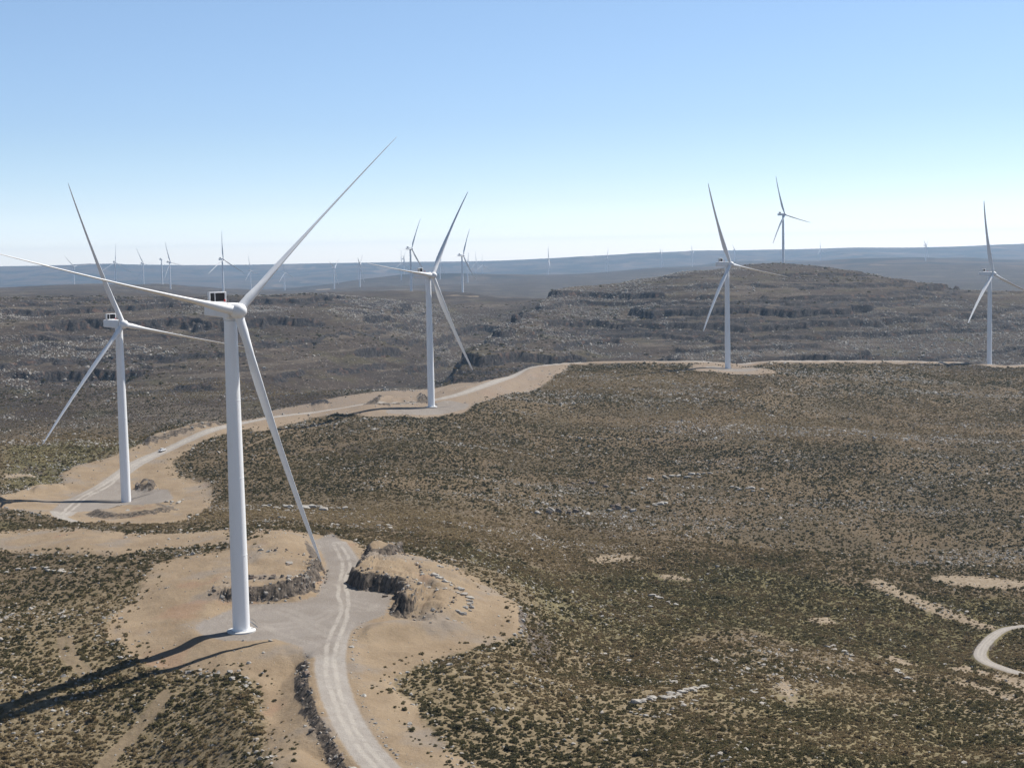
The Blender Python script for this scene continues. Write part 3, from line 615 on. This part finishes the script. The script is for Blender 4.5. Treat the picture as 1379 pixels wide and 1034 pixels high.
for pl, cnt, size, lab in LEDGES:
    if not cnt: continue
    q = smooth_line(wpoly(pl, 3.0 if ('spoil block' in lab or 'tan mound' in lab) else 0), 2)
    L = np.r_[0, np.cumsum(np.hypot(*(q[1:]-q[:-1]).T))]
    fam = 'd' if 'dark' in lab else ('w' if ('white' in lab or 'pale' in lab) else 'g')
    slab = 'slab' in lab or 'ledge' in lab or 'outcrop' in lab
    nm = 'rock' if slab else 'boulder'
    for i in range(cnt):
        s = (i+.5)/cnt*L[-1]+random.uniform(-.3, .3)*L[-1]/cnt
        x = np.interp(s, L, q[:, 0]); y = np.interp(s, L, q[:, 1]); dx = random.gauss(0, .45)*size; dy = random.gauss(0, 1.1 if cnt > 1 else 0)*size
        if cnt == 1: dx = 0
        x += dx; y += dy; z = float(final_h(x, y)[0]); sc = size*random.uniform(.6, 1.45)
        me = random.choice(RM[fam if random.random() > .2 else 'g'])
        o = bpy.data.objects.new(nm, me); COL.objects.link(o)
        fl = .65 if slab else 1.0
        o.scale = (sc*random.uniform(.95, 1.45), sc*random.uniform(.9, 1.3), sc*random.uniform(.9, 1.35))
        o.location = (x, y, z+sc*.06*fl); o.rotation_euler = (random.uniform(-.25, .25), random.uniform(-.25, .25), random.uniform(-.6, .6) if slab else random.uniform(0, 6.28))
        o['label'] = lab; o['category'] = 'rock'
        if cnt > 1: o['group'] = 'rocks: '+lab

# scrub plants: ragged clumps of small leaves
def scrub_mesh(seed, n, h, flat):
    r = random.Random(seed); vs, fs = [], []
    lobes = [(r.uniform(-.3, .3), r.uniform(-.3, .3), r.uniform(.16, .34)*h, r.uniform(.22, .38)) for _ in range(6)]
    for i in range(n):
        lx, ly, lz, lr = r.choice(lobes)
        d = Vector((r.gauss(0, 1), r.gauss(0, 1), r.gauss(0, 1)*.8)).normalized()*lr*r.uniform(.55, 1.05)
        c = Vector((lx+d.x, ly+d.y, max(.02, lz*1.2+d.z*h*.9)))
        a = Vector((r.gauss(0, 1), r.gauss(0, 1), r.gauss(0, 1)+.2)).normalized(); b = a.orthogonal().normalized(); t = a.cross(b); s = r.uniform(.07, .15)
        k = len(vs); vs += [c+b*s*1.5, c+t*s*.8, c-b*s*1.2, c-t*s*.8]; fs.append((k, k+1, k+2, k+3))
    me = bpy.data.meshes.new('scrub_plant'); me.from_pydata([tuple(v) for v in vs], [], fs); me.update(); return me
def plant_material():
    n = N('scrub_leaves'); t = n.attr('tint', 'INSTANCER')
    oc = n.new('ShaderNodeTexCoord').outputs['Object']; v = n.noise(3.5, 2, .6, oc)
    cr = n.new('ShaderNodeValToRGB'); e = cr.color_ramp; e.elements[0].position = 0; e.elements[0].color = (.062, .06, .034, 1); e.elements[1].position = 1; e.elements[1].color = (.42, .33, .2, 1)
    for p_, c in ((.25, (.118, .106, .048)), (.45, (.188, .152, .075)), (.62, (.24, .18, .10)), (.8, (.33, .25, .135))):
        q = e.elements.new(p_); q.color = c+(1,)
    n.t.links.new(t, cr.inputs[0]); col = n.mix(n.mul(n.ss(v, .4, .7), .25), cr.outputs[0], (.16, .135, .08))
    n.done(col, .8, None, spec=.15)
    # leaves let some light through
    tr = n.new('ShaderNodeBsdfTranslucent'); n.put(tr.inputs[0], col); mx = n.new('ShaderNodeMixShader'); mx.inputs[0].default_value = .32
    n.t.links.new(n.b.outputs[0], mx.inputs[1]); n.t.links.new(tr.outputs[0], mx.inputs[2]); n.t.links.new(mx.outputs[0], n.o.inputs[0]); return n.m
M_PL = plant_material()
SP = [scrub_mesh(s, nn, h, 1) for s, nn, h in ((1, 120, .9), (2, 100, .7), (3, 130, 1.1), (4, 90, .6))]
for me in SP: me.materials.append(M_PL)

def scatter(name, xs, ys, size, tint, meshes, tilt=.12, sink=0.0, zsq=1.0, label=None, zs=None):
    """one object of countless plants or stones, placed by geometry nodes on stored points"""
    n = len(xs)
    z = final_h(xs, ys)-sink*size
    me = bpy.data.meshes.new(name); me.vertices.add(n); me.vertices.foreach_set('co', np.stack([xs, ys, z], 1).astype(np.float32).ravel())
    for k, v in (('size', size), ('tint', tint)):
        a = me.attributes.new(k, 'FLOAT', 'POINT'); a.data.foreach_set('value', np.asarray(v, np.float32))
    a = me.attributes.new('rot', 'FLOAT_VECTOR', 'POINT'); rv = np.stack([rng.normal(0, tilt, n), rng.normal(0, tilt, n), rng.uniform(0, 6.283, n)], 1); a.data.foreach_set('vector', rv.astype(np.float32).ravel())
    a = me.attributes.new('pick', 'INT', 'POINT'); a.data.foreach_set('value', rng.integers(0, len(meshes), n).astype(np.int32))
    o = bpy.data.objects.new(name, me); COL.objects.link(o); o['kind'] = 'stuff'
    if label: o['label'] = label
    g = bpy.data.node_groups.new(name, 'GeometryNodeTree')
    g.interface.new_socket('Geometry', in_out='INPUT', socket_type='NodeSocketGeometry'); g.interface.new_socket('Geometry', in_out='OUTPUT', socket_type='NodeSocketGeometry')
    gi = g.nodes.new('NodeGroupInput'); go = g.nodes.new('NodeGroupOutput'); L = g.links
    iop = g.nodes.new('GeometryNodeInstanceOnPoints'); iop.inputs['Pick Instance'].default_value = True
    jn = g.nodes.new('GeometryNodeGeometryToInstance')
    for me_ in meshes:
        oi = g.nodes.new('GeometryNodeObjectInfo'); oi.transform_space = 'ORIGINAL'; oi.inputs['Object'].default_value = proto_obj(me_); oi.inputs['As Instance'].default_value = True
        L.new(oi.outputs['Geometry'], jn.inputs[0])
    # several As-Instance outputs joined keep one instance each
    g.nodes.remove(jn); jg = g.nodes.new('GeometryNodeJoinGeometry')
    for nd in [q for q in g.nodes if q.bl_idname == 'GeometryNodeObjectInfo']: L.new(nd.outputs['Geometry'], jg.inputs[0])
    L.new(gi.outputs[0], iop.inputs['Points']); L.new(jg.outputs[0], iop.inputs['Instance'])
    def na(nm, t):
        q = g.nodes.new('GeometryNodeInputNamedAttribute'); q.data_type = t; q.inputs[0].default_value = nm; return q.outputs['Attribute']
    L.new(na('pick', 'INT'), iop.inputs['Instance Index']); er = g.nodes.new('FunctionNodeEulerToRotation'); L.new(na('rot', 'FLOAT_VECTOR'), er.inputs[0]); L.new(er.outputs[0], iop.inputs['Rotation'])
    cx = g.nodes.new('ShaderNodeCombineXYZ'); sz = na('size', 'FLOAT'); L.new(sz, cx.inputs[0]); L.new(sz, cx.inputs[1])
    mm = g.nodes.new('ShaderNodeMath'); mm.operation = 'MULTIPLY'; mm.inputs[1].default_value = zsq; L.new(sz, mm.inputs[0]); L.new(mm.outputs[0], cx.inputs[2]); L.new(cx.outputs[0], iop.inputs['Scale'])
    L.new(iop.outputs[0], go.inputs[0])
    md = o.modifiers.new('scatter', 'NODES'); md.node_group = g
    return o
_po = {}
PROTO_SPOT = {}
def proto_obj(me):
    if me.name in _po: return _po[me.name]
    # the source plant or stone itself stands in the scene, at a place of its own
    k = len(_po); isr = me.name.startswith('rock')
    px, py = [(640+22*k, 985+((k*13) % 28)), ][0]
    x, y = ground_at(px, py); o = bpy.data.objects.new('boulder' if isr else 'shrub', me); COL.objects.link(o)
    s = 1.2 if isr else 1.5
    o.location = (x, y, float(final_h(x, y)[0])); o.scale = (s, s, s)
    if isr: o['label'] = 'small loose rock lying in the scrub at the bottom edge, right of the earth apron'; o['category'] = 'rock'; o['group'] = 'small loose rocks at the bottom edge'
    else: o['label'] = 'low dark scrub bush at the bottom edge, just right of the earth apron'; o['category'] = 'bush'; o['group'] = 'low bushes at the bottom edge'
    _po[me.name] = o; return o

def candidates(n, d0, d1, power=1.0, thm=22.6):
    """points over the visible sector; power 1 = even per square metre, 0 = even per metre of distance"""
    u = rng.random(n); a = power+1
    r_ = (d0**a+u*(d1**a-d0**a))**(1/a); t = np.radians(rng.uniform(-thm, thm, n)); return r_*np.sin(t), r_*np.cos(t)
def blocked(x, y):
    e, s, p, rc, t, g = masks(x, y)
    blk = np.full(x.shape, -30.0)
    return e, s, p, rc, t, g
x1, y1 = candidates(345000, 255, 640, .8); x2, y2 = candidates(440000, 640, 1560, .15)
x = np.r_[x1, x2]; y = np.r_[y1, y2]; Dp = np.hypot(x, y)
e, s, p, rc, t, g = masks(x, y)
rag = fbm(x, y, 5, 3, 201)*2.2
dens = .24+.36*sstep(-.3, .3, fbm(x, y, 70, 4, 202)+.3*fbm(x, y, 6, 2, 203)); dens = dens+.25*sstep(500, 800, Dp); dens = np.maximum(dens, sstep(-10, 12, g+16*fbm(x, y, 40, 4, 206))*.52)
keep = (e+rag < -.2) & ((s+rag*2 < .5) | ((s < 5) & (rng.random(len(x)) < .22))) & (p < -1) & (rc > 5.2) & (t > .8) & (rng.random(len(x)) < dens)
keep |= (e > 0) & (e < 6) & (rc > 6) & (p < -2) & (rng.random(len(x)) < .05)
x, y, g, Dp = x[keep], y[keep], g[keep], Dp[keep]
big = fbm(x*.5, y, 120, 4, 204)*2.0; mid = fbm(x, y, 16, 2, 205)
tint = np.clip(.47+.42*big+.30*mid+rng.normal(0, .13, len(x)), .1, .93); gm = sstep(-10, 12, g+16*fbm(x, y, 40, 4, 206)); tint = tint*(1-gm*.18)+gm*.05
size = np.clip(rng.lognormal(-.46, .42, len(x)), .28, 2.1)*(1+.25*sstep(600, 1300, Dp))
scatter('scrub', x, y, size, tint, SP, .12, .04, .85, 'low olive and straw coloured scrub covering the slopes')
print('scrub', len(x))
# stones on the bench: gathered on ledges, rims of the clearings and rocky patches
x, y = candidates(330000, 255, 1450, .35); Dp = np.hypot(x, y); e, s, p, rc, t, g = masks(x, y)
patch = sstep(.12, .5, fbm(x, y, 45, 3, 210)+.3*fbm(x, y, 9, 2, 211)); streak = sstep(.28, .42, fbm(x*.22, y*1.3, 30, 4, 212))
rim = np.exp(-((e+1.2)/1.8)**2)*(rc > 6)*(.25+.75*sstep(-.1, .3, fbm(x, y, 20, 2, 213))); bl = np.zeros_like(x)
for poly, h, bw, rk, cut, run in BLOCKS:
    if rk > .15: dd = sdf(x, y, poly)+(0 if cut is None else -np.maximum(pdist(x, y, cut, 40)-5, 0)); bl = np.maximum(bl, np.exp(-((dd-bw*.4)/(bw*.8))**2)*rk)
dt = sstep(-1, 1, sdf(x, y, DITCH)); shoulder = np.exp(-((rc-5.2)/1.2)**2)*(Dp < 420)*.5
for poly, h, bw, rk, cut, run in BLOCKS[:2]: dc = pdist(x, y, cut, 40); bl = np.maximum(bl, 1.0*np.exp(-((dc-1.5)/2.6)**2)*(sdf(x, y, poly) > -1.8))
pr = np.where(e < 0, patch*.42+streak*.85*sstep(520, 640, Dp)+streak*.2+.05, .03)+rim*.75+bl*.95+dt*.7+shoulder; pr[(rc < 4.6) | ((p > .5) & (bl < .5))] = 0
keep = rng.random(len(x)) < pr; x, y, Dp, bl, dt = x[keep], y[keep], Dp[keep], bl[keep], dt[keep]
size = np.clip(rng.lognormal(-.6, .5, len(x)), .25, 2.4)*(1+.5*sstep(500, 1200, Dp)); dk = (bl+dt) > .35
scatter('stones', x[~dk], y[~dk], size[~dk], size[~dk]*0, RM['g']+RM['w'][:2], .3, .0, 1.0, 'loose grey and white stones strewn over the slopes')
scatter('rubble', x[dk], y[dk], size[dk]*1.15, size[dk]*0, RM['d']+RM['g'][:1], .6, .0, 1.3, 'dark rubble on the cut banks and the road shoulder')
print('stones', len(x))
# mid hills: stones and dark bushes
x, y = candidates(170000, 1480, 2550, .3); e = np.zeros_like(x)
patch = sstep(-.05, .35, fbm(x, y, 160, 3, 220)+.35*fbm(x, y, 30, 2, 221)); keep = rng.random(len(x)) < patch*patch*.75+.05
x, y = x[keep], y[keep]; scatter('hill_stones', x, y, np.clip(rng.lognormal(.25, .45, len(x)), .7, 4.5), x*0, RM['g'][:2]+RM['w'][:3], .3, -.05, 1.3, 'grey boulders and stones strewn over the middle hills')
x, y = candidates(26000, 1480, 2600, .6); patch = sstep(0, .5, fbm(x, y, 120, 3, 230)); keep = rng.random(len(x)) < patch*.6+.06
x, y = x[keep], y[keep]; scatter('hill_scrub', x, y, np.clip(rng.lognormal(.75, .38, len(x)), 1, 6), np.clip(rng.normal(.22, .14, len(x)), 0, 1), SP, .1, .04, .7, 'dark bushes dotted over the middle hills')

# ------------------------------------------------------------------ turbines
def paint(name, c, rough=.38, dirt=.12):
    n = N(name); oc = n.new('ShaderNodeTexCoord').outputs['Object']
    v = n.noise(.25, 4, .6, oc, stretch=(1.5, 1.5, .25)); col = n.mix(n.mul(n.ss(v, .45, .75), dirt), c, (.52, .5, .46))
    return n.done(col, rough, None, spec=.4)
M_W = paint('white_paint', (.9, .9, .9)); M_N = paint('nacelle_white', (.83, .83, .83), .45); M_B = paint('blade_gelcoat', (.84, .84, .84), .5, .08)
M_K = N('dark_grille').done((.05, .045, .045), .6); M_S = N('bare_steel').done((.3, .3, .31), .45, metal=.6)
_c = N('concrete'); M_C = _c.done(_c.mix(_c.noise(1.5, 4), (.5, .49, .47), (.66, .65, .63)), .85)
M_GL = N('dark_glass').done((.02, .025, .03), .12, spec=.6); M_RD = N('red_lamp').done((.5, .05, .04), .4); M_TY = N('tyre_rubber').done((.03, .03, .03), .85)

def mesh_of(name, bm, mat, smooth=True, auto=None):
    me = bpy.data.meshes.new(name); bm.normal_update(); bm.to_mesh(me); bm.free()
    if smooth: me.polygons.foreach_set('use_smooth', [True]*len(me.polygons))
    if auto is not None:
        try: me.set_sharp_from_angle(angle=auto)
        except Exception: pass
    me.materials.append(mat); return me
def lathe(bm, prof, seg=48, axis='z', cap=True):
    rings = []
    for r_, h in prof:
        ring = []
        for k in range(seg):
            a = 2*math.pi*k/seg; c, s_ = math.cos(a)*r_, math.sin(a)*r_
            ring.append(bm.verts.new((c, s_, h) if axis == 'z' else (c, h, s_)))
        rings.append(ring)
    for a, b in zip(rings[:-1], rings[1:]):
        for k in range(seg):
            f = (a[k], a[(k+1) % seg], b[(k+1) % seg], b[k]); bm.faces.new(f if axis == 'z' else f[::-1])
    if cap:
        bm.faces.new(rings[0][::-1] if axis == 'z' else rings[0]); bm.faces.new(rings[-1] if axis == 'z' else rings[-1][::-1])
def box(bm, c, s, bev=0.0, rot=None, taper=None):
    vs = []
    for z in (-.5, .5):
        for y in (-.5, .5):
            for x in (-.5, .5):
                k = 1.0
                v = Vector((x*s[0], y*s[1], z*s[2]))
                if taper and z > 0: v.x *= taper[0]; v.y *= taper[1]
                if rot: v = rot @ v
                vs.append(bm.verts.new(v+Vector(c)))
    fs = [bm.faces.new([vs[i] for i in f]) for f in ((0, 2, 3, 1), (4, 5, 7, 6), (0, 1, 5, 4), (2, 6, 7, 3), (0, 4, 6, 2), (1, 3, 7, 5))]
    if bev:
        es = list({e for f in fs for e in f.edges}); bmesh.ops.bevel(bm, geom=es, offset=bev, segments=3, profile=.6, affect='EDGES')
HUBH, RB = 84.0, 68.0
# turbine frame: rotor axis along -Y, origin at the tower foot centre
def tower_mesh():
    bm = bmesh.new(); prof = []
    for k in range(0, 5):
        z0, z1 = k*20.3, (k+1)*20.3
        f = lambda z: 2.22-(2.22-1.68)*(max(0, z-20)/61.5)
        z1 = min(z1, 81.6); prof += [(f(z0), z0+.05), (f(z1), z1-.12)]
        if z1 < 81.5: prof += [(f(z1)+.035, z1-.11), (f(z1)+.035, z1+.04)]
        else: break
    lathe(bm, prof, 56); return mesh_of('tower', bm, M_W, True, R(35))
def nacelle_mesh():
    bm = bmesh.new(); box(bm, (0, 4.1, 84.1), (3.9, 12.6, 3.9), .45)
    for v in bm.verts:
        if v.co.y > 8: v.co.z = 84.1+(v.co.z-84.1)*(1-.07*(v.co.y-8)) + .12*(v.co.y-8)
        if v.co.y < -1: v.co.x *= .93
    lathe(bm, [(1.75, 81.55), (1.8, 82.5)], 32)
    return mesh_of('nacelle', bm, M_N, True, R(32))
def cooler_frame_mesh():
    bm = bmesh.new(); y = 6.6
    for x in (-2.35, 2.35): box(bm, (x, y, 87.3), (.34, 1.0, 2.7), .06)
    box(bm, (0, y, 88.72), (5.04, 1.0, .3), .06); box(bm, (0, y, 86.2), (4.36, .9, .3), .04); box(bm, (-.75, y, 87.45), (.16, .7, 2.2), .02)
    return mesh_of('cooler_frame', bm, M_N, True, R(32))
def grille_mesh():
    bm = bmesh.new()
    for i in range(9): box(bm, (0, 6.6, 86.48+i*.245), (4.3, .34, .12), 0, Matrix.Rotation(.5, 3, 'X'))
    box(bm, (0, 6.75, 87.45), (4.3, .08, 2.2)); return mesh_of('cooler_grille', bm, M_K, False)
def hub_mesh():
    bm = bmesh.new(); prof = [(1.75, .95), (1.95, .7), (2.05, 0), (2.0, -.9), (1.75, -1.7), (1.3, -2.35), (.75, -2.75), (.2, -2.92)]
    lathe(bm, [(a, b-0) for a, b in prof], 40, 'y'); bmesh.ops.recalc_face_normals(bm, faces=bm.faces[:])
    return mesh_of('hub', bm, M_N, True, R(40))
PITCHB = 80
def blade_mesh():
    bm = bmesh.new(); n = 26; rings = []
    st = [(1.2, 1.18, 1.0, 14), (3.5, 1.2, .98, 14), (7, 1.42, .72, 13.5), (11, 1.9, .42, 12), (15, 2.1, .30, 10), (20, 2.0, .25, 7.5), (27, 1.72, .22, 5), (35, 1.32, .20, 3), (43, 1.16, .21, 1.6), (51, .98, .21, .6), (58, .8, .21, 0), (63, .62, .2, -.4), (66, .45, .2, -.6), (67.5, .25, .2, -.6), (68, .05, .15, -.6)]
    zs = sorted(set([s_[0] for s_ in st]+list(np.arange(2, 68, 1.6)))); A_ = np.array(st)
    for z in zs:
        c = np.interp(z, A_[:, 0], A_[:, 1]); tk = np.interp(z, A_[:, 0], A_[:, 2]); tw = R(np.interp(z, A_[:, 0], A_[:, 3])+PITCHB); circ = 1-sstep(3.5, 13, np.array(z))
        ring = []
        for k in range(n):
            a = 2*math.pi*k/n; xa = math.cos(a); ya = math.sin(a)
            xo = xa; yo = ya*tk*(1 if circ > .99 else (circ+(1-circ)*(0.62+.62*xa if xa > -1 else .0)*.9+.08))
            xx = (xo-.28*(1-circ))*c*-1; yy = yo*c
            X_ = xx*math.cos(tw)-yy*math.sin(tw); Y_ = xx*math.sin(tw)+yy*math.cos(tw)
            ring.append(bm.verts.new((X_, Y_-5.2*(z/68)**2, z)))
        rings.append(ring)
    for a, b in zip(rings[:-1], rings[1:]):
        for k in range(n): bm.faces.new((a[k], a[(k+1) % n], b[(k+1) % n], b[k]))
    bm.faces.new(rings[0][::-1]); bm.faces.new(rings[-1]); bmesh.ops.recalc_face_normals(bm, faces=bm.faces[:])
    return mesh_of('blade', bm, M_B, True, R(60))
def found_mesh():
    bm = bmesh.new(); lathe(bm, [(3.75, -1.2), (3.75, .16), (3.6, .24), (2.35, .27)], 56)
    return mesh_of('foundation', bm, M_C, True, R(30))
def flange_mesh():
    bm = bmesh.new(); lathe(bm, [(2.42, .26), (2.42, .5), (2.24, .5)], 56, cap=False); return mesh_of('base_flange', bm, M_W, True, R(30))
def door_mesh():
    bm = bmesh.new(); box(bm, (2.23, 0, 3.0), (.12, .95, 2.1), .05); return mesh_of('door', bm, M_N, False)
def stair_mesh():
    bm = bmesh.new()
    for k in range(7): box(bm, (2.75+k*.28, 0, 1.9-k*.27), (.3, 1.0, .05))
    for y in (-.52, .52):
        box(bm, (3.6, y, 1.12), (2.3, .05, .14), 0, Matrix.Rotation(.76, 3, 'Y')); box(bm, (3.6, y, 2.1), (2.3, .05, .05), 0, Matrix.Rotation(.76, 3, 'Y'))
    return mesh_of('door_stair', bm, M_S, False)
def mast_mesh():
    bm = bmesh.new()
    box(bm, (-1.2, 9.3, 87.2), (.08, .08, 2.0)); box(bm, (-1.2, 9.3, 88.17), (.5, .06, .06))
    return mesh_of('wind_vane_mast', bm, M_S, False)
def lamp_mesh():
    bm = bmesh.new(); lathe(bm, [(.2, 86.35), (.24, 86.5), (.24, 86.85), (.12, 87.0)], 16); 
    for v in bm.verts: v.co.y += 2.6
    return mesh_of('warning_light', bm, M_RD)
TMESH = {k: f() for k, f in dict(tower=tower_mesh, nacelle=nacelle_mesh, cooler_frame=cooler_frame_mesh, cooler_grille=grille_mesh, hub=hub_mesh, blade=blade_mesh, foundation=found_mesh, base_flange=flange_mesh, door=door_mesh, door_stair=stair_mesh, wind_vane_mast=mast_mesh, warning_light=lamp_mesh).items()}
TILT = R(6); OVER = 3.9
def turbine(x, y, zbase, yaw, phase, label, cone=0.0, detail_=2, sag=(0, 0, 0), name='wind_turbine', group='wind turbines across the hills'):
    """yaw: rotor facing, degrees from -Y toward +X"""
    root = bpy.data.objects.new(name, None); COL.objects.link(root); root.location = (x, y, zbase); root.rotation_euler = (0, 0, R(yaw)); root.empty_display_size = 5
    root['label'] = label; root['category'] = 'wind turbine'; root['group'] = group
    def part(nm, parent=root, mw=None):
        o = bpy.data.objects.new(nm, TMESH[nm]); COL.objects.link(o); o.parent = parent
        if mw is not None: o.matrix_local = mw
        return o
    tw = part('tower'); nc = part('nacelle')
    if detail_ > 0: part('foundation'); cf = part('cooler_frame', nc); part('cooler_grille', cf)
    if detail_ > 1:
        part('base_flange', tw); dr = part('door', tw); part('door_stair', root); part('wind_vane_mast', nc); part('warning_light', nc)
        for o in [c for c in tw.children if c.name.startswith('door')]: o.rotation_euler = (0, 0, R(35-yaw))
        for o in [c for c in root.children if c.name.startswith('door_stair')]: o.rotation_euler = (0, 0, R(35-yaw))
    if phase is None: return root
    hb = Matrix.Translation((0, -OVER, HUBH)) @ Matrix.Rotation(-TILT, 4, 'X')
    ho = part('hub', root, hb)
    for k in range(3):
        part('blade', root, hb @ Matrix.Rotation(-(phase+sag[k]+120*k)*math.pi/180, 4, 'Y') @ Matrix.Rotation(cone, 4, 'X'))
    return root
def hub_at(px, py, Dh, yaw, phase, label, cone=0.0, dl=2, sag=(0, 0, 0)):
    d_ = ray(px, py)*Dh; a = R(yaw); x = d_[0]-math.sin(a)*OVER; y = d_[1]+math.cos(a)*OVER
    return turbine(x, y, CAMZ+d_[2]-HUBH, yaw, phase, label, cone, dl, sag)
BIG = [
 (320,419,397,39.7,72.1,R(1.2),'nearest and tallest turbine, standing on the grey gravel pad beside the winding road'),
 (166,437,722,45.7,17.9,R(-4.5),'second nearest turbine, at left, on the tan clearing beside the road with the white pickup'),
 (583,371,971,53.9,82.6,R(-1.2),'roadside turbine left of the middle, with a long shadow and two dark mounds behind it'),
 (984,356,1230,41.6,19.7,R(-1.2),'turbine on the ridge road right of the middle, in front of the dark hill'),
 (1057,289,2650,43.0,17.7,R(-1),'turbine standing alone on top of the dark right hill, against the sky'),
 (1338,369,1470,39,9.8,R(-.8),'turbine at the right edge of the picture, one blade straight up'),
]
for px, py, Dh, yaw, ph, cn, lb in BIG: r_ = hub_at(px, py, Dh, yaw, ph, lb, cn, 2, (4.6, 0, 0) if px == 320 else (0, 0, 0)); print(lb[:20], [round(v, 1) for v in r_.location], float(final_h(r_.location.x, r_.location.y)[0]))
for x, y, z, yaw, ph, lb in SMALL:
    turbine(x, y, float(final_h(x, y)[0]), yaw, ph, lb, 0.0, 1)
    0 and print('small', round(z+CAMZ, 1), round(float(final_h(x, y)[0]), 1))

# ------------------------------------------------------------------ pickup on the road
def pickup():
    x, y = ground_at(218.5, 607.8); x2, y2 = ground_at(240, 598.5); ang = math.atan2(y2-y, x2-x)
    root = bpy.data.objects.new('pickup_truck', None); COL.objects.link(root); root.location = (x, y, float(final_h(x, y)[0])+.05); root.rotation_euler = (0, 0, ang+math.pi)
    root['label'] = 'white double cab pickup driving on the gravel road left of the nearest tower'; root['category'] = 'pickup truck'
    mp = paint('car_paint', (.78, .78, .78), .25, .15)
    bm = bmesh.new(); box(bm, (0, 0, .82), (5.2, 1.82, .62), .12); box(bm, (.25, 0, 1.42), (2.3, 1.62, .62), .1, None, (.78, .86)); box(bm, (1.9, 0, 1.06), (1.35, 1.7, .24), .08)
    simple_o = bpy.data.objects.new('body', mesh_of('body', bm, mp, True, R(30))); COL.objects.link(simple_o); simple_o.parent = root
    for nm, c, s_, rt in (('windscreen', (1.32, 0, 1.43), (.05, 1.36, .5), -.5), ('rear_window', (-.83, 0, 1.43), (.05, 1.34, .46), .45), ('side_window', (.25, .785, 1.45), (1.7, .04, .36), 0), ('side_window', (.25, -.785, 1.45), (1.7, .04, .36), 0)):
        bm = bmesh.new(); box(bm, c, s_, .01, Matrix.Rotation(rt, 3, 'Y') if rt else Matrix.Rotation(-.16 if c[1] < 0 else .16, 3, 'X')); o = bpy.data.objects.new(nm, mesh_of(nm, bm, M_GL, False)); COL.objects.link(o); o.parent = root
    bm = bmesh.new(); box(bm, (-1.75, 0, 1.16), (1.45, 1.5, .05)); o = bpy.data.objects.new('load_bed', mesh_of('load_bed', bm, M_K, False)); COL.objects.link(o); o.parent = root
    bm = bmesh.new(); lathe(bm, [(.3, -.13), (.38, -.1), (.38, .1), (.3, .13)], 24, 'y'); wm = mesh_of('wheel', bm, M_TY, True, R(30))
    bm = bmesh.new(); lathe(bm, [(.2, -.14), (.22, 0), (.2, .14)], 16, 'y'); rm = mesh_of('rim', bm, M_S, True, R(30))
    for wx in (-1.55, 1.6):
        for wy in (-.82, .82):
            o = bpy.data.objects.new('wheel', wm); COL.objects.link(o); o.parent = root; o.location = (wx, wy, .38); q = bpy.data.objects.new('rim', rm); COL.objects.link(q); q.parent = o
    for wy in (-.65, .65):
        bm = bmesh.new(); box(bm, (2.6, wy, .92), (.06, .36, .18), .02); o = bpy.data.objects.new('headlight', mesh_of('headlight', bm, M_GL, False)); COL.objects.link(o); o.parent = root
pickup()
